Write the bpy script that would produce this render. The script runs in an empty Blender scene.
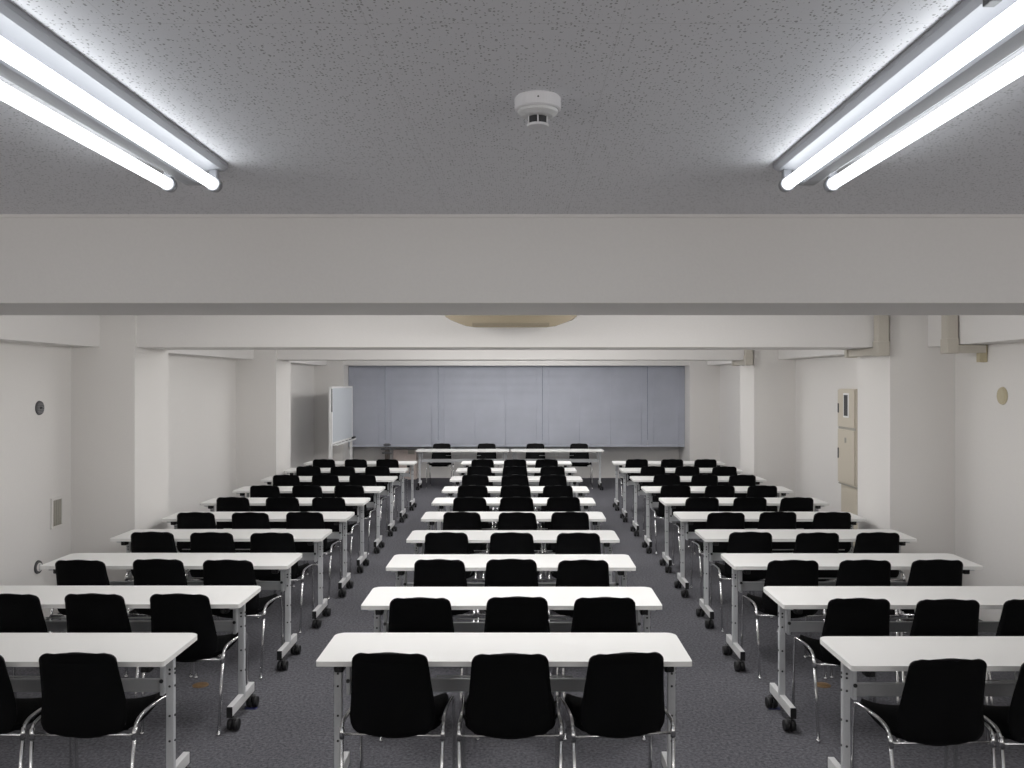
import bpy, bmesh, math, random
from mathutils import Vector, Matrix
random.seed(7)
PI = math.pi
col = bpy.context.scene.collection

# ------------------------------------------------------------------ materials
def new_mat(name):
    m = bpy.data.materials.new(name); m.use_nodes = True
    nt = m.node_tree
    return m, nt, nt.nodes['Principled BSDF'], nt.nodes, nt.links

def lin(c):
    return tuple((x/12.92 if x <= .04045 else ((x+.055)/1.055)**2.4) for x in (v/255 for v in c)) + (1,)

def plain(name, rgb, rough=.5, metal=0, bump=0, scale=200, var=.06, spec=.5):
    """painted / moulded surface: base colour with a fine noise variation and optional bump"""
    m, nt, b, N, L = new_mat(name)
    b.inputs['Roughness'].default_value = rough
    b.inputs['Metallic'].default_value = metal
    b.inputs['Specular IOR Level'].default_value = spec
    tc = N.new('ShaderNodeTexCoord'); no = N.new('ShaderNodeTexNoise')
    no.inputs['Scale'].default_value = scale; no.inputs['Detail'].default_value = 3
    L.new(tc.outputs['Object'], no.inputs['Vector'])
    r = N.new('ShaderNodeValToRGB')
    c = (rgb[0], rgb[1], rgb[2])
    r.color_ramp.elements[0].position = .3; r.color_ramp.elements[1].position = .7
    r.color_ramp.elements[0].color = tuple(x*(1-var) for x in c)+(1,)
    r.color_ramp.elements[1].color = tuple(min(1, x*(1+var)) for x in c)+(1,)
    L.new(no.outputs['Fac'], r.inputs['Fac']); L.new(r.outputs['Color'], b.inputs['Base Color'])
    if bump:
        bp = N.new('ShaderNodeBump'); bp.inputs['Strength'].default_value = bump; bp.inputs['Distance'].default_value = .003
        L.new(no.outputs['Fac'], bp.inputs['Height']); L.new(bp.outputs['Normal'], b.inputs['Normal'])
    return m

M = {}
M['wall'] = plain('wall_paint', (.73, .71, .685), .85, bump=.15, scale=90, var=.012, spec=.2)
M['beam'] = plain('beam_paint', (.73, .71, .69), .85, bump=.12, scale=90, var=.012, spec=.2)
M['top'] = plain('table_laminate', (.80, .795, .775), .65, scale=400, var=.015, spec=.12)
M['grey'] = plain('grey_paint', (.50, .51, .525), .45, scale=120, var=.03)
M['lightgrey'] = plain('light_grey_paint', (.62, .62, .62), .45, scale=120, var=.03)
M['black'] = plain('black_plastic', (.0016, .0017, .0021), .7, bump=.25, scale=500, var=.2, spec=.1)
M['seat'] = plain('black_seat_fabric', (.002, .0021, .0026), .85, bump=.3, scale=700, var=.3, spec=.08)
M['rubber'] = plain('black_rubber', (.008, .008, .009), .6, scale=200, var=.2, spec=.3)
M['chrome'] = plain('chrome_tube', (.74, .74, .74), .2, metal=1, scale=60, var=.03)
M['white'] = plain('white_enamel', (.80, .80, .79), .4, scale=100, var=.01)
M['housing'] = plain('light_housing_enamel', (.24, .245, .265), .4, scale=100, var=.01)
M['tan'] = plain('tan_plastic', (.12, .094, .054), .55, scale=100, var=.02)
M['tandark'] = plain('dark_tan_plastic', (.085, .068, .04), .6, scale=100, var=.03)
M['beige'] = plain('beige_metal', (.56, .505, .405), .5, scale=100, var=.02)
M['duct'] = plain('beige_duct_plastic', (.50, .465, .40), .55, scale=100, var=.02)
M['yellowed'] = plain('yellowed_plastic', (.46, .40, .26), .6, scale=100, var=.05)
M['dark'] = plain('dark_gap', (.02, .02, .022), .6, scale=100, var=.1)
M['darkgrey'] = plain('dark_grey_plastic', (.06, .06, .063), .6, scale=150, var=.1)
M['grille'] = plain('grey_grille', (.17, .17, .175), .6, scale=100, var=.05)
M['vent'] = plain('vent_louvre', (.33, .315, .27), .6, scale=100, var=.03)
M['brass'] = plain('floor_brass', (.19, .11, .045), .5, metal=.3, scale=150, var=.25)
M['blue'] = plain('blue_tape', (.012, .016, .10), .6, scale=100, var=.1)
M['board'] = plain('whiteboard_enamel', (.62, .66, .70), .25, scale=50, var=.01)
M['brown'] = plain('brown_post', (.055, .042, .034), .6, scale=40, var=.2)
M['pinkbox'] = plain('pinkish_card', (.56, .47, .43), .8, scale=30, var=.06)
M['blind'] = plain('daylight_tinted_slat', (.40, .42, .485), .5, scale=3, var=.05)  # bluish tint stands in for faint daylight coming through the slats
M['blindrail'] = plain('blind_rail', (.46, .48, .55), .5, scale=30, var=.02)
M['sensor'] = plain('detector_plastic', (.72, .71, .73), .5, scale=100, var=.01)
M['alu'] = plain('window_aluminium', (.45, .46, .48), .4, metal=.6, scale=60, var=.04)

def carpet():
    m, nt, b, N, L = new_mat('grey_carpet')
    b.inputs['Roughness'].default_value = .95; b.inputs['Specular IOR Level'].default_value = .1
    tc = N.new('ShaderNodeTexCoord')
    n1 = N.new('ShaderNodeTexNoise'); n1.inputs['Scale'].default_value = 55; n1.inputs['Detail'].default_value = 6; n1.inputs['Roughness'].default_value = .75
    n2 = N.new('ShaderNodeTexNoise'); n2.inputs['Scale'].default_value = 1.2; n2.inputs['Detail'].default_value = 3
    L.new(tc.outputs['Object'], n1.inputs['Vector']); L.new(tc.outputs['Object'], n2.inputs['Vector'])
    r = N.new('ShaderNodeValToRGB')
    r.color_ramp.elements[0].position = .36; r.color_ramp.elements[1].position = .64
    r.color_ramp.elements[0].color = (.048, .0478, .054, 1); r.color_ramp.elements[1].color = (.172, .170, .190, 1)
    L.new(n1.outputs['Fac'], r.inputs['Fac'])
    mx = N.new('ShaderNodeMix'); mx.data_type = 'RGBA'; mx.blend_type = 'MULTIPLY'; mx.inputs[0].default_value = .25
    L.new(r.outputs['Color'], mx.inputs[6]); L.new(n2.outputs['Fac'], mx.inputs[7])
    L.new(mx.outputs[2], b.inputs['Base Color'])
    bp = N.new('ShaderNodeBump'); bp.inputs['Strength'].default_value = .6; bp.inputs['Distance'].default_value = .004
    L.new(n1.outputs['Fac'], bp.inputs['Height']); L.new(bp.outputs['Normal'], b.inputs['Normal'])
    return m
M['carpet'] = carpet()

def ceiling_mat():
    """gypsum acoustic tile: scattered worm-hole pits and faint tile seams"""
    m, nt, b, N, L = new_mat('pitted_ceiling_tile')
    b.inputs['Roughness'].default_value = .9; b.inputs['Specular IOR Level'].default_value = .15
    tc = N.new('ShaderNodeTexCoord')
    mp = N.new('ShaderNodeMapping'); L.new(tc.outputs['Object'], mp.inputs['Vector'])
    # warp so the pits turn irregular
    nw = N.new('ShaderNodeTexNoise'); nw.inputs['Scale'].default_value = 130; nw.inputs['Detail'].default_value = 2
    L.new(mp.outputs['Vector'], nw.inputs['Vector'])
    mad = N.new('ShaderNodeVectorMath'); mad.operation = 'MULTIPLY_ADD'
    mad.inputs[1].default_value = (.008, .009, 0)
    L.new(nw.outputs['Color'], mad.inputs[0]); L.new(mp.outputs['Vector'], mad.inputs[2])
    st = N.new('ShaderNodeVectorMath'); st.operation = 'MULTIPLY'; st.inputs[1].default_value = (1, .8, 0)
    L.new(mad.outputs[0], st.inputs[0])
    v = N.new('ShaderNodeTexVoronoi'); v.inputs['Scale'].default_value = 125; v.voronoi_dimensions = '2D'
    L.new(st.outputs[0], v.inputs['Vector'])
    # per-cell random radius
    sep = N.new('ShaderNodeSeparateColor'); L.new(v.outputs['Color'], sep.inputs[0])
    rad = N.new('ShaderNodeMath'); rad.operation = 'MULTIPLY_ADD'; rad.inputs[1].default_value = .5; rad.inputs[2].default_value = -.185
    L.new(sep.outputs[0], rad.inputs[0])
    pit = N.new('ShaderNodeMath'); pit.operation = 'LESS_THAN'
    L.new(v.outputs['Distance'], pit.inputs[0]); L.new(rad.outputs[0], pit.inputs[1])
    # seams every .455 across, .91 along
    sx = N.new('ShaderNodeSeparateXYZ'); L.new(tc.outputs['Object'], sx.inputs[0])
    def seam(sock, off, per):
        a = N.new('ShaderNodeMath'); a.operation = 'ADD'; a.inputs[1].default_value = off + 100*per
        L.new(sock, a.inputs[0])
        md = N.new('ShaderNodeMath'); md.operation = 'MODULO'; md.inputs[1].default_value = per
        L.new(a.outputs[0], md.inputs[0])
        lt = N.new('ShaderNodeMath'); lt.operation = 'LESS_THAN'; lt.inputs[1].default_value = .0022
        L.new(md.outputs[0], lt.inputs[0]); return lt
    s1 = seam(sx.outputs[0], .73, .455); s2 = seam(sx.outputs[1], .30, .91)
    mxs = N.new('ShaderNodeMath'); mxs.operation = 'MAXIMUM'
    L.new(s1.outputs[0], mxs.inputs[0]); L.new(s2.outputs[0], mxs.inputs[1])
    c1 = N.new('ShaderNodeMix'); c1.data_type = 'RGBA'
    c1.inputs[6].default_value = (.82, .822, .85, 1); c1.inputs[7].default_value = (.72, .72, .74, 1)
    L.new(mxs.outputs[0], c1.inputs[0])
    c2 = N.new('ShaderNodeMix'); c2.data_type = 'RGBA'
    c2.inputs[7].default_value = (.16, .16, .16, 1)
    L.new(c1.outputs[2], c2.inputs[6])
    f = N.new('ShaderNodeMath'); f.operation = 'MULTIPLY'; f.inputs[1].default_value = .65
    L.new(pit.outputs[0], f.inputs[0]); L.new(f.outputs[0], c2.inputs[0])
    L.new(c2.outputs[2], b.inputs['Base Color'])
    return m
M['ceiling'] = ceiling_mat()

def emis(name, rgb, s):
    m, nt, b, N, L = new_mat(name)
    b.inputs['Base Color'].default_value = (.8, .8, .8, 1)
    b.inputs['Emission Color'].default_value = rgb+(1,)
    b.inputs['Emission Strength'].default_value = s
    return m
TUBE = 6.5
M['tube'] = emis('lit_tube', (.93, .97, 1.0), TUBE)

def glass_mat():
    m, nt, b, N, L = new_mat('window_glass')
    b.inputs['Base Color'].default_value = (.8, .88, .9, 1); b.inputs['Roughness'].default_value = .03
    b.inputs['Transmission Weight'].default_value = 1; b.inputs['IOR'].default_value = 1.45
    return m
M['glass'] = glass_mat()

# ------------------------------------------------------------------ geometry helpers
class MB:
    def __init__(self): self.bm = bmesh.new(); self.mats = []
    def mi(self, m):
        if m is None: return 0
        if m not in self.mats: self.mats.append(m)
        return self.mats.index(m)
    def box(self, x0, x1, y0, y1, z0, z1, m=None, bev=0, seg=2):
        k = self.mi(m)
        t = bmesh.new()
        bmesh.ops.create_cube(t, size=1)
        for v in t.verts:
            v.co = Vector(((x0+x1)/2+v.co.x*(x1-x0), (y0+y1)/2+v.co.y*(y1-y0), (z0+z1)/2+v.co.z*(z1-z0)))
        if bev: bmesh.ops.bevel(t, geom=t.edges[:], offset=bev, segments=seg, affect='EDGES', profile=.5)
        self._add(t, k)
        return self
    def _add(self, t, k, smooth=False):
        vm = {v: self.bm.verts.new(v.co) for v in t.verts}
        for f in t.faces:
            nf = self.bm.faces.new([vm[v] for v in f.verts]); nf.material_index = k; nf.smooth = smooth or f.smooth
        t.free()
    def cyl(self, p0, p1, r0, r1=None, m=None, n=16, caps=True):
        k = self.mi(m); r1 = r0 if r1 is None else r1
        p0 = Vector(p0); p1 = Vector(p1); d = (p1-p0)
        t = bmesh.new()
        bmesh.ops.create_cone(t, cap_ends=caps, segments=n, radius1=r0, radius2=r1, depth=d.length)
        q = Vector((0, 0, 1)).rotation_difference(d.normalized()).to_matrix().to_4x4()
        bmesh.ops.transform(t, matrix=Matrix.Translation((p0+p1)/2) @ q, verts=t.verts)
        for f in t.faces: f.smooth = len(f.verts) == 4
        self._add(t, k); return self
    def tube(self, pts, r, m=None, n=10, sub=0):
        """round bar swept along a polyline, corners rounded by Chaikin cuts"""
        k = self.mi(m); P = [Vector(p) for p in pts]
        for _ in range(sub):
            Q = [P[0]]
            for a, b in zip(P[:-1], P[1:]): Q += [a.lerp(b, .25), a.lerp(b, .75)]
            P = Q + [P[-1]]
        rings = []; up = None
        for i, p in enumerate(P):
            d = (P[min(i+1, len(P)-1)]-P[max(i-1, 0)]).normalized()
            if up is None: up = d.orthogonal().normalized()
            up = (up - d*up.dot(d)).normalized(); s = d.cross(up)
            rings.append([self.bm.verts.new(p + r*(math.cos(2*PI*j/n)*up+math.sin(2*PI*j/n)*s)) for j in range(n)])
        for a, b in zip(rings[:-1], rings[1:]):
            for j in range(n):
                f = self.bm.faces.new((a[j], a[(j+1) % n], b[(j+1) % n], b[j])); f.smooth = True; f.material_index = k
        f = self.bm.faces.new(rings[0][::-1]); f.material_index = k
        f = self.bm.faces.new(rings[-1]); f.material_index = k
        return self
    def prism(self, poly, axis, a, b, m=None):
        """extrude a closed 2-D outline along axis from a to b; outline is given in the other two axes in order"""
        k = self.mi(m)
        def P(u, v, w):
            return {'x': (w, u, v), 'y': (u, w, v), 'z': (u, v, w)}[axis]
        A = [self.bm.verts.new(P(u, v, a)) for u, v in poly]; B = [self.bm.verts.new(P(u, v, b)) for u, v in poly]
        fs = [self.bm.faces.new(A), self.bm.faces.new(B)]
        for i in range(len(poly)):
            fs.append(self.bm.faces.new((A[i], A[(i+1) % len(A)], B[(i+1) % len(A)], B[i])))
        for f in fs: f.material_index = k
        return self
    def lathe(self, prof, c, m=None, n=32):
        k = self.mi(m); c = Vector(c); rings = []
        for r, z in prof:
            rings.append([self.bm.verts.new(c+Vector((r*math.cos(2*PI*j/n), r*math.sin(2*PI*j/n), z))) for j in range(n)])
        for a, b in zip(rings[:-1], rings[1:]):
            for j in range(n):
                f = self.bm.faces.new((a[j], a[(j+1) % n], b[(j+1) % n], b[j])); f.material_index = k
        for rr in (rings[0], rings[-1]):
            f = self.bm.faces.new(rr); f.material_index = k
        return self
    def build(self, name, m, parent=None):
        bmesh.ops.recalc_face_normals(self.bm, faces=self.bm.faces)
        me = bpy.data.meshes.new(name); self.bm.to_mesh(me); self.bm.free()
        for x in (self.mats or [m]): me.materials.append(x)
        o = bpy.data.objects.new(name, me); col.objects.link(o)
        if parent: o.parent = parent
        return o

def thing(name, label, cat, loc=(0, 0, 0), rz=0, group=None):
    o = bpy.data.objects.new(name, None); col.objects.link(o)
    o.location = loc; o.rotation_euler = (0, 0, rz); o.empty_display_size = .1
    o['label'] = label; o['category'] = cat
    if group: o['group'] = group
    return o
def tag(o, label, cat, group=None):
    o['label'] = label; o['category'] = cat
    if group: o['group'] = group
    return o
def struct(name, mb, m):
    o = mb.build(name, m); o['kind'] = 'structure'; return o
def dup(root, loc, rz, label, group):
    r = root.copy(); col.objects.link(r); r.location = loc; r.rotation_euler = (0, 0, rz)
    r['label'] = label; r['group'] = group
    for ch in list(root.children):
        c = ch.copy(); col.objects.link(c); c.parent = r
        for g in list(ch.children):
            d = g.copy(); col.objects.link(d); d.parent = c
    return r

# ------------------------------------------------------------------ the room (X right, Y away from the camera, Z up)
CAM = 1.99; ZC = 2.63; ZB = 2.29
XL, XR = -3.96, 3.84          # side walls
CL, CR = -3.40, 3.265         # inner faces of the columns
YB, YF = 17.45, -3.2
T = .2
struct('floor', MB().box(XL-T, XR+T, YF-T, YB+T, -.2, 0), M['carpet'])
struct('ceiling', MB().box(XL-T, XR+T, YF-T, YB+T, ZC, ZC+.2), M['ceiling'])
struct('wall_left', MB().box(XL-T, XL, YF-T, YB+T, 0, ZC), M['wall'])
struct('wall_right', MB().box(XR, XR+T, YF-T, YB+T, 0, ZC), M['wall'])
struct('wall_front', MB().box(XL, XR, YF-T, YF, 0, ZC), M['wall'])
WZ0, WZ1 = .72, 2.42
w = MB(); w.box(XL, XR, YB, YB+T, 0, WZ0); w.box(XL, XR, YB, YB+T, WZ1, ZC)
w.box(XL, CL, YB, YB+T, WZ0, WZ1); w.box(CR, XR, YB, YB+T, WZ0, WZ1)
struct('wall_back', w, M['wall'])
COLY = [(3.27, 3.88), (7.50, 8.22), (11.85, 12.60), (16.35, YB)]
for (y0, y1) in COLY:
    struct('column', MB().box(XL, CL, y0, y1, 0, ZC), M['wall'])
    struct('column', MB().box(CR, XR, y0, y1, 0, ZC), M['wall'])
    struct('beam', MB().box(CL, CR, y0+(.0 if y0 < 4 else .04), y1, ZB, ZC), M['beam'])
# side beams hugging the walls between the columns
ys = [YF] + [v for p in COLY for v in p]
for a, b in zip(ys[0::2], ys[1::2]):
    struct('side_beam', MB().box(XL, XL+.25, a, b, ZB, ZC), M['beam'])
    struct('side_beam', MB().box(XR-.24, XR, a, b, ZB, ZC), M['beam'])
# thin cornice lines
struct('trim_1', MB().box(CL, CR, 3.262, 3.27, ZC-.012, ZC), M['beam'])

# window behind the blinds
wf = MB()
xs = [CL + (CR-CL)*i/6 for i in range(7)]
for x in xs: wf.box(max(CL, x-.03), min(CR, x+.03), YB+.05, YB+.10, WZ0, WZ1)
wf.box(CL, CR, YB+.05, YB+.10, WZ0, WZ0+.05); wf.box(CL, CR, YB+.05, YB+.10, WZ1-.05, WZ1)
win = struct('window_1', wf, M['alu'])
g = MB().box(CL, CR, YB+.07, YB+.078, WZ0+.05, WZ1-.05).build('window_pane', M['glass'], win)

# ------------------------------------------------------------------ venetian blinds
PXB = [(-3.392, -2.673), (-2.667, -1.623), (-1.617, .441), (.447, 2.519), (2.525, 3.258)]
names = ['narrow blue-grey venetian blind beside the whiteboard, at the left end of the window',
         'blue-grey venetian blind above the brown post, second from the left of the window',
         'wide blue-grey venetian blind in the middle of the back window',
         'wide blue-grey venetian blind, second from the right end of the window',
         'narrow blue-grey venetian blind at the right end of the window']
by = 16.82
for (x0, x1), lb in zip(PXB, names):
    t = thing('venetian_blind', lb, 'blind', ((x0+x1)/2, by, .69), 0, 'venetian blinds across the back window')
    hw = (x1-x0)/2
    MB().box(-hw, hw, -.02, .02, 1.65, 1.69).build('head_rail', M['blindrail'], t)
    MB().box(-hw, hw, -.014, .014, 0, .035, bev=.004).build('bottom_rail', M['blindrail'], t)
    s = MB(); z = .055
    while z < 1.645:
        # one closed slat, tilted and gently crowned
        a = math.radians(66); c, sn = math.cos(a)*.0135, math.sin(a)*.0135
        p = [(-c, z-sn), (-.0035, z+.0016), (c, z+sn), (c+.0006, z+sn-.0012), (-.0020, z-.0002), (-c+.0008, z-sn-.0008)]
        s.prism(p, 'x', -hw, hw); z += .0225
    s.build('slat_curtain', M['blind'], t)
    cds = MB()
    nc = 2 if hw < .6 else 3 if hw < .8 else 4
    for i in range(nc):
        x = -hw+.12 + (2*hw-.24)*i/(nc-1)
        cds.cyl((x, -.017, .02), (x, -.017, 1.66), .0022, n=6)
    cds.build('ladder_cord', M['blindrail'], t)

# ------------------------------------------------------------------ camera
cam = bpy.data.cameras.new('camera'); co = bpy.data.objects.new('camera', cam); col.objects.link(co)
co.location = (0, 0, CAM); co.rotation_euler = (PI/2, 0, 0)
F = 850
cam.sensor_fit = 'HORIZONTAL'; cam.sensor_width = 36; cam.lens = F/1024*36
cam.shift_x = -8/1024; cam.shift_y = -3/1024
bpy.context.scene.camera = co

# ------------------------------------------------------------------ table prototype: local origin on the floor at the middle of the near edge
TW, TD, TH = 1.70, .44, .725
def table_outline(hw, r_near, r_far):
    pts = []
    def arc(cx, cy, r, a0):
        for i in range(7):
            a = math.radians(a0+i*15); pts.append((cx+r*math.cos(a), cy+r*math.sin(a)))
    arc(hw-r_near, r_near, r_near, -90); arc(hw-r_far, TD-r_far, r_far, 0)
    arc(-hw+r_far, TD-r_far, r_far, 90); arc(-hw+r_near, r_near, r_near, 180)
    return pts
def make_table(label, group):
    t = thing('folding_table', label, 'table', (0, 0, 0), 0, group)
    hw = TW/2
    MB().prism(table_outline(hw, .012, .05), 'z', TH-.023, TH).build('table_top', M['top'], t)
    yc = .22
    for s in (-1, 1):
        X = s*(hw-.057)
        lg = MB()
        lg.box(X-.018, X+.018, yc-.015, yc+.015, .12, TH-.045, M['grey'], bev=.004)
        lg.box(X-.016, X+.016, yc-.215, yc+.190, .086, .142, M['lightgrey'], bev=.003)
        for ye in (-.2165, .1915): lg.box(X-.0165, X+.0165, yc+ye-.0035, yc+ye+.0035, .081, .141, M['rubber'], bev=.001)
        lg.box(X-.028, X+.028, yc-.16, yc+.16, TH-.045, TH-.0235, M['grey'], bev=.003)      # top carrier
        for z in (.62, .60, .54, .40, .28):                                              # adjusting holes and bolts
            lg.cyl((X, yc-.0165, z), (X, yc-.012, z), .006, m=M['dark'], n=8)
            lg.cyl((X-s*-.0225, yc, z), (X+s*.018, yc, z), .006, m=M['dark'], n=8)
        leg = lg.build('leg', M['grey'], t)
        for e in (-1, 1):
            c = MB(); y = yc-.012+e*.172; Xc = X+s*.016
            c.cyl((X+s*.004, y, .06), (X+s*.004, y, .087), .009, m=M['rubber'], n=10)
            for q in (-1, 1): c.cyl((Xc+q*.006, y-.010, .036), (Xc+q*.031, y-.010, .036), .036, .030 if q else .036, m=M['rubber'], n=20)
            c.box(Xc-.012, Xc+.012, y-.028, y+.02, .036, .072, M['rubber'], bev=.006)
            c.build('caster', M['rubber'], leg)
        b = MB(); xi = X-s*.045
        b.box(xi-.009, xi+.009, yc+.0, yc+.05, .49, TH-.0235, M['grey'], bev=.003)
        b.cyl((xi, yc-.005, .56), (xi, yc+.0, .56), .01, m=M['dark'], n=8)
        b.build('bracket', M['grey'], t)
        k = MB(); xk = s*(hw-.098)
        k.box(xk-.022, xk+.022, .03, .085, TH-.062, TH-.0235, bev=.007); k.cyl((xk, .018, TH-.045), (xk, .035, TH-.045), .011, n=12)
        k.build('fold_clamp', M['rubber'], t)
    MB().box(-hw+.11, hw-.11, yc+.02, yc+.045, .500, .560, bev=.004).build('stretcher', M['grey'], t)
    lb = MB(); lb.tube([(-.318, .13, .613), (.318, .13, .613)], .0042, n=8)
    for q in (-.04, .04): lb.tube([(q, .16, TH-.03), (q, .13, .613)], .004, n=8)
    lb.build('lever_bar', M['lightgrey'], t)
    return t

# ------------------------------------------------------------------ chair prototype: origin on the floor below the table edge, back toward -Y
def shell_grid(rows, nu, thick, name, mat, parent):
    """rows: (y, z, half_width, side_curl_y, side_curl_z); a curved sheet given real thickness"""
    bm = bmesh.new(); G = []
    for (y, z, hw, cy, cz) in rows:
        G.append([bm.verts.new((u*hw, y+cy*abs(u)**2.6, z+cz*abs(u)**2.6)) for u in [-1+2*i/(nu-1) for i in range(nu)]])
    for a, b in zip(G[:-1], G[1:]):
        for i in range(nu-1): bm.faces.new((a[i], a[i+1], b[i+1], b[i]))
    bmesh.ops.recalc_face_normals(bm, faces=bm.faces)
    bmesh.ops.solidify(bm, geom=bm.faces[:], thickness=thick)
    for f in bm.faces: f.smooth = True
    me = bpy.data.meshes.new(name); bm.to_mesh(me); bm.free(); me.materials.append(mat)
    o = bpy.data.objects.new(name, me); col.objects.link(o); o.parent = parent
    return o
def make_chair(label, group):
    t = thing('shell_chair', label, 'chair', (0, 0, 0), 0, group)
    # backrest: from the rounded foot of the shell up to the rounded top corners
    prof = [(-.004, .398, .050), (-.010, .400, .086), (-.016, .404, .114), (-.023, .412, .139), (-.030, .424, .160), (-.036, .441, .177), (-.042, .464, .188), (-.047, .495, .193),
            (-.055, .550, .189), (-.066, .620, .182), (-.077, .690, .175)]
    rc, zt, wt = .050, .800, .170
    for a in (0, 10, 22, 34, 46, 58, 70, 80, 88):
        a = math.radians(a); z = zt-rc+rc*math.sin(a)
        prof.append((-.088-.012*(z-.76)/.04, z, wt-rc+rc*math.cos(a)))
    rows = []
    for y, z, hw in prof:
        k = min(1, max(0, (z-.40)/.12))
        rows.append((y, z, hw, .045*k*(1-.72*min(1, max(0, (z-.58)/.2)))+.006, 0))
    shell_grid(rows, 17, .016, 'backrest', M['black'], t)
    # seat pan, dished, with a waterfall front lip
    sp = [(.012, .406, .10), (.022, .404, .150), (.04, .405, .180), (.07, .408, .196), (.12, .412, .204), (.18, .418, .207),
          (.24, .426, .208), (.30, .434, .206), (.34, .438, .200), (.365, .434, .190), (.38, .424, .176), (.386, .412, .160)]
    shell_grid([(y, z, hw, 0, .035) for y, z, hw in sp], 17, .018, 'seat', M['seat'], t)
    r = .0085
    for s in (-1, 1):
        lr = MB(); lr.tube([(s*.227, -.012, .43), (s*.218, -.055, .006)], r)
        lr.cyl((s*.2275, -.010, .445), (s*.2255, -.0165, .395), .0115, n=12)
        leg = lr.build('leg', M['chrome'], t)
        MB().cyl((s*.218, -.055, 0), (s*.218, -.055, .014), .0105, n=12).build('foot_cap', M['chrome'], leg)
        lf = MB(); lf.tube([(s*.226, .335, .455), (s*.230, .365, .44), (s*.228, .385, .006)], r, sub=1)
        leg = lf.build('leg', M['chrome'], t)
        MB().cyl((s*.228, .385, 0), (s*.228, .385, .014), .0105, n=12).build('foot_cap', M['chrome'], leg)
    fr = MB()
    for s in (-1, 1):
        fr.tube([(s*.227, -.012, .43), (s*.228, .0, .458), (s*.222, .06, .472), (s*.220, .20, .468), (s*.226, .335, .455)], r, sub=2, m=M['chrome'])
        fr.tube([(s*.222, .10, .470), (s*.19, .10, .425)], .007, m=M['rubber'])
        fr.tube([(s*.222, .26, .465), (s*.19, .26, .43)], .007, m=M['rubber'])
    fr.tube([(-.226, -.012, .412), (.226, -.012, .412)], .0065, m=M['chrome'])
    fr.tube([(-.15, .10, .394), (.15, .10, .394)], .0075, m=M['rubber'])
    fr.tube([(-.15, .26, .402), (.15, .26, .402)], .0075, m=M['rubber'])
    fr.build('seat_frame', M['chrome'], t)
    return t

ORD = ['nearest', 'second nearest', 'third nearest', 'fourth nearest', 'fifth nearest', 'sixth nearest', 'seventh nearest', 'eighth nearest', 'ninth nearest', 'farthest']
ZN = [3.833, 4.785, 5.765, 6.765, 7.79, 8.784, 9.775, 10.86, 11.93, 13.0]
ZT = {'left': [3.83, 4.815, 5.815, 6.82] + ZN[4:], 'centre': ZN, 'right': [3.772, 4.80, 5.80, 6.81] + ZN[4:]}
COLX = {'left': [-2.456, -2.44, -2.44, -2.445, -2.443, -2.465, -2.46, -2.468, -2.468, -2.468], 'centre': [-.072, -.047, -.062, -.056, -.06, -.066, -.052, -.05, -.052, -.056],
        'right': [2.322, 2.338, 2.314, 2.332, 2.325, 2.347, 2.297, 2.300, 2.288, 2.298]}
CHX = {
 'left': [[-2.42, -1.926], [-2.83, -2.368, -1.88], [-2.93, -2.415, -1.956], [-2.895, -2.41, -1.956], [-2.92, -2.42, -1.934],
          [-2.935, -2.425, -1.95], [-2.90, -2.426, -1.943], [-2.96, -2.467, -1.99], [-2.95, -2.467, -1.983], [-2.98, -2.49, -2.01]],
 'centre': [[-.569, -.044, .46], [-.55, -.017, .468], [-.535, -.053, .414], [-.579, -.063, .46], [-.527, -.023, .456],
            [-.512, -.037, .445], [-.54, -.05, .43], [-.567, -.063, .42], [-.567, -.07, .453], [-.57, -.075, .405]],
 'right': [[1.895, 2.37], [1.878, 2.362, 2.83], [1.836, 2.32, 2.805], [1.813, 2.33, 2.81], [1.85, 2.33, 2.82],
           [1.86, 2.36, 2.82], [1.77, 2.267, 2.75], [1.86, 2.333, 2.805], [1.85, 2.33, 2.844], [1.77, 2.306, 2.815]]}
ROT = {('centre', 0, 0): -2.5, ('centre', 0, 1): 0.5, ('centre', 0, 2): 6.5}
table0 = chair0 = None
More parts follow.
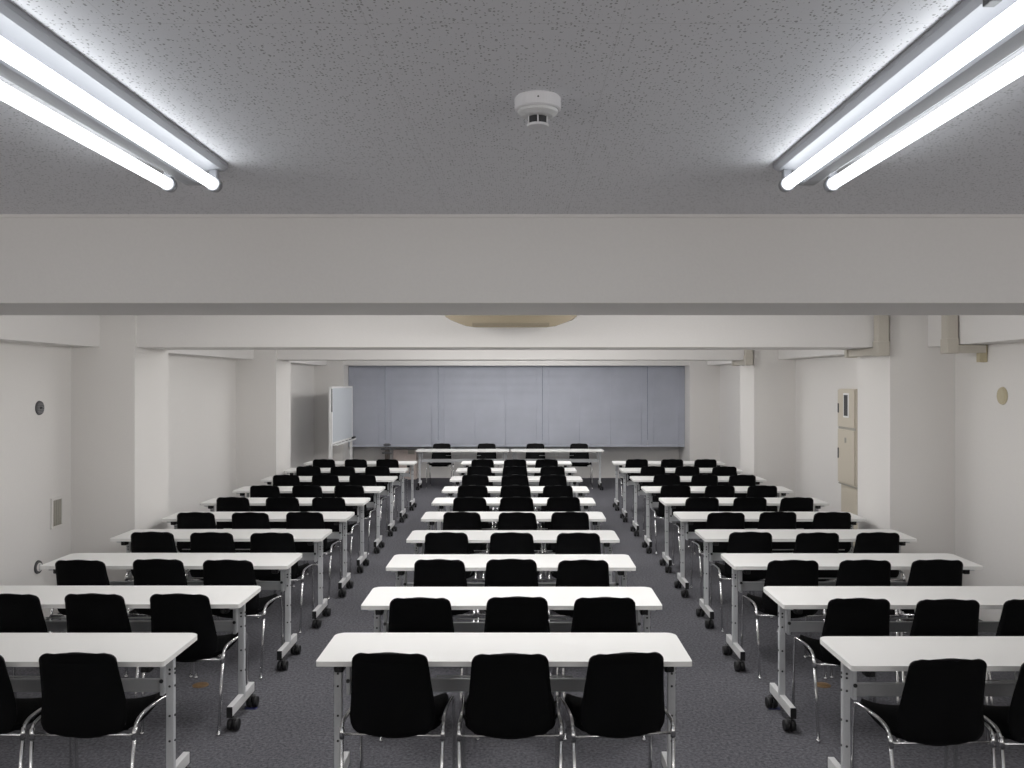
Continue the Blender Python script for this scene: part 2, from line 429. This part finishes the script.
for cn in ('left', 'centre', 'right'):
    for i in range(10):
        lb = f'white folding table on grey wheeled legs, {ORD[i]} of ten in the {cn} column'
        gp = 'folding tables in three columns'
        if table0 is None:
            table0 = make_table(lb, gp); table0.location = (COLX[cn][i], ZT[cn][i], 0)
        else:
            dup(table0, (COLX[cn][i], ZT[cn][i], 0), 0, lb, gp)
        xs = list(CHX[cn][i])
        for q in range(6):                       # keep neighbouring frames from touching
            for a in range(len(xs)-1):
                gap = .478-(xs[a+1]-xs[a])
                if gap > 0: xs[a] -= gap/2; xs[a+1] += gap/2
        for j, x in enumerate(xs):
            if len(xs) == 3:
                lb = f"black shell chair, {('left', 'middle', 'right')[j]} of three at the {ORD[i]} table in the {cn} column"
            elif cn == 'left':
                lb = ('black shell chair cut off by the photo edge at the nearest left-column table',
                      'black shell chair seen whole at the right end of the nearest left-column table')[j]
            else:
                lb = ('black shell chair seen whole at the left end of the nearest right-column table',
                      'black shell chair cut off by the photo edge at the nearest right-column table')[j]
            rz = math.radians(ROT.get((cn, i, j), random.uniform(-2.2, 2.2)))
            loc = (x, ZN[i]+random.uniform(-.02, .02), 0)
            dx = {'left': (-.020, -.028, 0, -.010, -.026, -.012, -.010, -.010, -.008, -.008), 'centre': (0,)*10,
                  'right': (-.054, -.013, -.016, .011, .020, .008, .014, .014, .009, .010)}[cn][i]
            dy = {'left': (-.015, .05, -.02, 0, 0), 'centre': (-.035, -.035, -.025, -.01, 0), 'right': (-.125, -.055, -.02, 0, 0)}[cn]
            loc = (x+dx, loc[1]+(dy[i] if i < 5 else 0), 0)
            gp = 'black shell chairs at the folding tables'
            if chair0 is None:
                chair0 = make_chair(lb, gp); chair0.location = loc; chair0.rotation_euler = (0, 0, rz)
            else:
                dup(chair0, loc, rz, lb, gp)
# the speakers' tables in front of the window, turned to face the room
for x, lb in ((-1.037, 'left one of two white tables set end to end below the window'), (.668, 'right one of two white tables set end to end below the window')):
    dup(table0, (x*1.012, 15.4+TD, 0), PI, lb, 'white tables facing the room')
for x, lb in zip((-1.473, -.627, .29, 1.11), ('leftmost', 'second from left', 'third from left', 'rightmost')):
    dup(chair0, (x*1.01, 16.1, 0), PI+random.uniform(-.05, .05), f'black shell chair facing the camera behind the white window tables, {lb} of four', 'chairs facing the room')

# ------------------------------------------------------------------ ceiling lights
def fixture(x, y1, label, clip):
    """twin-tube batten; y1 = far end of the housing"""
    L = 1.27
    t = thing('twin_tube_light', label, 'ceiling light', (x, y1-L/2, ZC), 0, 'twin-tube ceiling lights')
    h = [(-.10, 0), (-.10, -.012), (-.088, -.022), (-.045, -.028), (-.027, -.060), (-.020, -.064), (.020, -.064), (.027, -.060), (.045, -.028), (.088, -.022), (.10, -.012), (.10, 0)]
    MB().prism(h, 'y', -L/2, L/2).build('housing', M['housing'], t)
    for s in (-1, 1):
        MB().cyl((s*.066, -L/2+.035, -.066), (s*.066, L/2-.035, -.066), .0165, m=M['tube'], n=20).build('tube', M['tube'], t)
        for e in (-1, 1):
            c = MB(); c.cyl((s*.066, e*(L/2-.035), -.066), (s*.066, e*(L/2-.008), -.066), .0205, n=20)
            c.box(s*.066-.012, s*.066+.012, e*(L/2-.022)-.012, e*(L/2-.022)+.012, -.060, -.024, bev=.003)
            c.build('lamp_holder', M['housing'], t)
    if clip: MB().box(-.095, -.075, -.515, -.49, -.034, -.016, bev=.002).build('clip', M['darkgrey'], t)
    return t
fixture(-.96, 2.505, 'lit twin-tube batten light at the upper left of the ceiling', False)
fixture(.845, 2.505, 'lit twin-tube batten light at the upper right of the ceiling', True)

# ------------------------------------------------------------------ smoke detector
t = thing('smoke_detector', 'round white smoke detector with dark sensor slots between the ceiling lights', 'smoke detector', (.040, 1.92, ZC))
MB().lathe([(.049, 0), (.052, -.003), (.052, -.027), (.049, -.030), (.03, -.031)], (0, 0, 0), n=48).build('base', M['sensor'], t)
MB().lathe([(.046, -.030), (.044, -.036), (.034, -.043), (.027, -.045), (.01, -.045)], (0, 0, 0), n=48).build('collar', M['lightgrey'], t)
MB().lathe([(.0215, -.044), (.0215, -.062), (.01, -.062)], (0, 0, 0), n=32).build('sensor_chamber', M['dark'], t)
c = MB()
for k in range(6):
    a = -PI/2+k*PI/3; c.cyl((.024*math.cos(a), .024*math.sin(a), -.044), (.024*math.cos(a), .024*math.sin(a), -.064), .0016, n=6)
c.lathe([(.0245, -.061), (.025, -.063), (.023, -.066), (.008, -.068)], (0, 0, 0), n=40)
c.build('cage', M['sensor'], t)
MB().cyl((0, -.0525, -.014), (0, -.050, -.014), .0022, n=8).build('indicator', M['dark'], t)

# ------------------------------------------------------------------ ceiling air conditioner
t = thing('air_conditioner', 'tan ceiling air conditioner showing its curved underside below the big beam', 'air conditioner', (-.07, 6.75, ZC))
out = [(-.515, -.125), (-.50, -.15), (-.46, -.175), (-.40, -.200), (-.34, -.222), (-.27, -.231), (0, -.233)]
out = out + [(-x, z) for x, z in out[:-1][::-1]]
pn = MB().prism(out, 'y', -.27, .27)
for v in pn.bm.verts:
    if v.co.y > 0: v.co.z += (-.125-v.co.z)*.45      # the underside rises toward the back
pn.build('panel', M['tan'], t)
MB().box(-.535, .535, -.285, .285, -.125, 0, bev=.006).build('casing', M['white'], t)
l = MB(); l.box(-.295, .295, -.276, -.268, -.224, -.196, M['tandark'], bev=.003)
for z in (-.217, -.210, -.203): l.box(-.285, .285, -.279, -.270, z-.001, z+.001, M['tandark'])
l.build('louvre', M['tandark'], t)

# ------------------------------------------------------------------ pipe covers
def pipe_cover_beam(y, label):
    """drops down the beam face beside the column, then runs back under the beam"""
    x0, x1 = CR-.140, CR-.045
    t = thing('pipe_cover', label, 'pipe cover', ((x0+x1)/2, y, ZB), 0, 'beige pipe covers below the right-hand beams')
    d = (x1-x0)/2
    MB().box(-d, d, -.06, .04, -.075, ZC-ZB, bev=.006).build('vertical_duct', M['duct'], t)
    MB().box(-d-.006, d+.006, -.067, .047, -.081, .05, bev=.008).build('elbow', M['duct'], t)
    MB().box(-d+.01, d-.01, .04, .66, -.07, -.003, bev=.005).build('horizontal_duct', M['duct'], t)
    MB().box(-d-.008, d+.004, .64, .70, -.078, -.001, bev=.006).build('end_collar', M['duct'], t)
pipe_cover_beam(7.475, 'beige pipe cover dropping down beside the nearer right column and under its beam')
pipe_cover_beam(11.825, 'small beige pipe cover at the farther right column, beside the window')
xs0 = XR-.24
t = thing('pipe_cover', 'beige pipe cover hooking under the side beam to the right wall', 'pipe cover', (xs0, 7.0, ZB), 0, 'beige pipe covers below the right-hand beams')
MB().box(-.108, -.016, -.05, .05, -.065, ZC-ZB, bev=.006).build('vertical_duct', M['duct'], t)
MB().box(-.114, -.010, -.057, .057, -.075, .05, bev=.008).build('elbow', M['duct'], t)
MB().box(-.03, .215, -.05, .05, -.070, -.004, bev=.005).build('horizontal_duct', M['duct'], t)
MB().box(.175, .239, -.025, .035, -.145, -.002, bev=.006).build('wall_entry', M['yellowed'], t)

# ------------------------------------------------------------------ distribution cabinet on the right wall
t = thing('electrical_cabinet', 'tall beige electrical cabinet on the right wall behind the column', 'cabinet', (XR, 9.76, 0))
D = .085; W2 = .255
MB().box(-D, 0, -W2, W2, .80, 1.90, bev=.006).build('cabinet_body', M['beige'], t)
MB().box(-D+.02, 0, -W2+.02, W2-.02, 0, .785, bev=.004).build('cable_cover', M['beige'], t)
MB().box(-D-.004, 0, -W2-.004, W2+.004, .786, .80, bev=.002).build('bottom_lip', M['vent'], t)
def cab_door(z0, z1):
    return MB().box(-D-.016, -D-.002, -W2+.008, W2-.008, z0, z1, bev=.004).build('door', M['beige'], t)
d1 = cab_door(1.46, 1.89); d2 = cab_door(.815, 1.43)
MB().box(-D-.003, -D+.001, -W2, W2, 1.432, 1.458).build('seam', M['vent'], t)
f = MB(); f.box(-D-.022, -D-.015, -.10, .06, 1.57, 1.85, bev=.003); f.build('window_frame', M['white'], d1)
MB().box(-D-.025, -D-.021, -.075, .035, 1.59, 1.83).build('window_glass', M['dark'], d1)
MB().box(-D-.027, -D-.015, W2-.05, W2-.03, 1.62, 1.73, bev=.003).build('handle', M['darkgrey'], d1)
MB().box(-D-.027, -D-.015, W2-.05, W2-.03, 1.09, 1.21, bev=.003).build('handle', M['darkgrey'], d2)
MB().box(-D-.020, -D-.015, -.02, .03, 1.28, 1.34, bev=.002).build('lock_plate', M['vent'], d2)

# ------------------------------------------------------------------ wall fittings
def round_plate(name, label, x, y, z, r, s, mat, cat, hub):
    t = thing(name, label, cat, (x, y, z))
    MB().cyl((0, 0, 0), (s*.012, 0, 0), r, r*.93, n=32).build('plate', mat, t)
    if hub == 'louvre':
        b = MB()
        for k in range(-3, 4): b.box(min(s*.010, s*.017), max(s*.010, s*.017), -.75*r*math.sqrt(1-(k/4.2)**2), .75*r*math.sqrt(1-(k/4.2)**2), k*r*.22-.003, k*r*.22+.003)
        b.build('louvre', M['grille'], t)
        MB().cyl((s*.012, 0, 0), (s*.022, 0, 0), r*.16, n=12).build('knob', M['dark'], t)
    elif hub == 'ring':
        MB().cyl((s*.0, 0, 0), (s*.016, 0, 0), r*.62, n=28).build('cap', M['wall'], t)
        MB().box(min(s*.014, s*.03), max(s*.014, s*.03), -.012, .012, -r*.5, r*.5, bev=.004).build('handle', M['lightgrey'], t)
    else:
        MB().cyl((s*.010, 0, 0), (s*.016, 0, 0), r*.74, n=28).build('cap', mat, t)
round_plate('wall_vent', 'small dark grey round vent high on the left wall', XL, 7.0, 1.768, .06, 1, M['darkgrey'], 'vent', 'louvre')
round_plate('cable_outlet', 'dark-ringed round outlet low on the left wall beside a table corner', XL, 6.98, .462, .056, 1, M['darkgrey'], 'outlet', 'ring')
round_plate('cover_plate', 'yellowed round cover plate high on the right wall', XR, 6.76, 1.872, .072, -1, M['yellowed'], 'cover plate', 'cap')
t = thing('ventilation_grille', 'beige rectangular ventilation grille low on the left wall', 'grille', (XL, 7.255, .868))
f = MB()
for a in ((-.09, .09, .11, .13), (-.09, .09, -.13, -.11), (-.09, -.07, -.11, .11), (.07, .09, -.11, .11)): f.box(0, .016, *a, bev=.002)
f.build('frame', M['wall'], t)
b = MB(); b.box(.001, .004, -.07, .07, -.11, .11, M['darkgrey'])
for k in range(5):
    y = -.056+k*.028; b.box(.004, .011, y-.0095, y+.0095, -.11, .11, M['vent'])
b.build('louvre', M['vent'], t)

# ------------------------------------------------------------------ floor outlets and tape
for x, lb in ((-2.09, 'round brass floor outlet under the chairs of the left column'), (1.98, 'round brass floor outlet under the chairs of the right column')):
    t = thing('floor_outlet', lb, 'floor outlet', (x, 5.56, 0), 0, 'brass floor outlets')
    MB().lathe([(.052, 0), (.050, .004), (.040, .006), (.01, .006)], (0, 0, 0), n=32).build('ring', M['brass'], t)
    MB().cyl((0, 0, .005), (0, 0, .009), .034, n=28).build('lid', M['brass'], t)
for x, lb in ((-1.635, 'small blue tape mark on the carpet under a left-column caster'), (1.545, 'small blue tape mark on the carpet under a right-column caster')):
    o = MB().prism([(-.035, -.022), (.034, -.025), (.037, .02), (-.033, .024)], 'z', .0005, .002).build('tape_mark', M['blue'], None)
    o.location = (x, 5.17, 0); tag(o, lb, 'tape mark', 'blue tape marks on the carpet')

# ------------------------------------------------------------------ mobile whiteboard
p0 = Vector((-3.215, 14.5)); p1 = Vector((-3.185, 16.1)); dv = p1-p0; ang = math.atan2(dv.y, dv.x); LB = dv.length
mid = (p0+p1)/2
t = thing('mobile_whiteboard', 'white mobile whiteboard on a wheeled frame, edge-on before the left blind', 'whiteboard', (mid.x, mid.y, 0), ang)
h = LB/2
# local x runs along the board; local -y faces the room's middle
MB().box(-h+.03, h-.03, -.010, .010, .93, 1.87).build('board', M['board'], t)
f = MB()
f.box(-h, h, -.014, .014, 1.865, 1.895, bev=.004); f.box(-h, h, -.014, .014, .905, .935, bev=.004)
f.box(-h, -h+.032, -.014, .014, .92, 1.88, bev=.004); f.box(h-.032, h, -.014, .014, .92, 1.88, bev=.004)
f.build('board_frame', M['white'], t)
MB().box(-h-.010, -h, -.016, .002, 1.46, 1.86).build('gap_shade_strip', M['dark'], t)  # dark strip standing in for the shaded gap between board and post
tr = MB(); tr.box(-h+.04, h-.02, -.085, -.014, .885, .895); tr.box(-h+.04, h-.02, -.088, -.080, .885, .912); tr.build('pen_tray', M['white'], t)
for s in (-1, 1):
    X = s*(h-.01) if s > 0 else -h-.02
    (MB().box(X-.02, X+.02, -.016, .040, .10, 1.45, bev=.004).box(X-.015, X+.015, .002, .040, 1.45, 1.89, bev=.004) if s < 0 else MB().box(X-.02, X+.02, -.01, .035, .10, .92, bev=.004)).build('post', M['white'], t)
    ft = MB().box(X-.02, X+.02, -.28, .28, .07, .11, bev=.005).build('foot', M['white'], t)
    for e in (-1, 1):
        MB().cyl((X-.014, e*.25, .032), (X+.014, e*.25, .032), .032, n=18).box(X-.01, X+.01, e*.25-.015, e*.25+.015, .03, .072).build('caster', M['rubber'], ft)
MB().box(-h, h, .005, .03, .22, .26, bev=.004).build('crossbar', M['white'], t)
rm = Matrix.Rotation(ang, 4, 'Z')
def on_tray(lx): 
    v = rm @ Vector((lx, -.048, .895)); return (mid.x+v.x, mid.y+v.y, .895)
for lx, ml, cat in ((.74, .15, 'eraser'), (.46, .13, 'marker'), (.15, .13, 'marker'), (-.12, .13, 'marker')):
    if cat == 'eraser':
        t2 = thing('whiteboard_eraser', 'dark whiteboard eraser at the far end of the pen tray', 'eraser', on_tray(lx), ang)
        MB().box(-.08, .08, -.026, .026, 0, .02, bev=.003).build('felt_pad', M['darkgrey'], t2)
        MB().box(-.08, .08, -.026, .026, .02, .048, bev=.006).build('grip', M['rubber'], t2)
    else:
        lb = {.46: 'dark marker on the whiteboard tray nearest the eraser', .15: 'dark marker in the middle of the whiteboard tray', -.12: 'dark marker on the whiteboard tray nearest the camera'}[lx]
        t2 = thing('marker_pen', lb, 'marker', on_tray(lx), ang, 'markers on the whiteboard tray')
        MB().cyl((-ml/2, 0, .0105), (ml/2-.05, 0, .0105), .010, n=12).build('barrel', M['darkgrey'], t2)
        MB().cyl((ml/2-.05, 0, .0105), (ml/2, 0, .0105), .0105, n=12).build('cap', M['rubber'], t2)

# ------------------------------------------------------------------ odds and ends under the window
t = thing('clip_stand', 'short brown post with dark clips standing against the wall below the blinds', 'stand', (-2.60, 16.66, 0))
MB().box(-.045, .045, -.03, .03, .02, .70, bev=.008).build('post', M['brown'], t)
MB().lathe([(.14, 0), (.14, .012), (.05, .024)], (0, 0, 0), n=28).build('base', M['brown'], t)
for z, wd in ((.74, .07), (.66, .12), (.58, .10)):
    c = MB(); c.box(-.05, .05, -.05, -.028, z-.02, z+.03, bev=.006); c.tube([(-wd, -.04, z), (wd, -.04, z)], .014); c.build('clip', M['darkgrey'], t)
t = thing('cardboard_box', 'pale pinkish box standing against the wall under the window', 'box', (-2.33, 17.28, 0))
MB().box(-.235, .235, -.11, .11, 0, .60, bev=.006).build('box_body', M['pinkbox'], t)
MB().box(.07, .20, -.113, -.109, .51, .60).build('dark_label', M['vent'], t)
MB().box(-.235, .235, -.112, -.109, .29, .30).build('tape_strip', M['tan'], t)

# ------------------------------------------------------------------ light
def lamp(x, y, z, e, r=.12, c=(1, .985, .965)):
    l = bpy.data.lights.new('bay_or_fill_lamp', 'POINT'); l.energy = e; l.color = c; l.shadow_soft_size = r
    o = bpy.data.objects.new('bay_or_fill_lamp', l); col.objects.link(o); o.location = (x, y, z)
E = 19.5
for (a, b, k) in ((3.95, 7.4, .97), (8.3, 11.75, .97), (12.7, 16.2, 1.15)):
    for x in (-.96, .845):
        for f in (.12, .34, .56): lamp(x, a+(b-a)*f, 2.46, E*k)
for x in (-2.9, 2.8):  # added fill lamps, unseen behind the camera, to lift the ceiling and big beam
    for y in (-.7, -2.3): lamp(x, y, 2.0, 38, .2)
w = bpy.data.worlds.new('world'); bpy.context.scene.world = w; w.use_nodes = True
w.node_tree.nodes['Background'].inputs['Color'].default_value = (.45, .6, .9, 1)
w.node_tree.nodes['Background'].inputs['Strength'].default_value = .12

sc = bpy.context.scene
sc.view_settings.view_transform = 'Standard'; sc.view_settings.look = 'None'; sc.view_settings.exposure = -.12; sc.view_settings.gamma = 1.12
sc.cycles.use_denoising = True
sc.cycles.max_bounces = 8; sc.cycles.diffuse_bounces = 5
sc.cycles.sample_clamp_indirect = 6
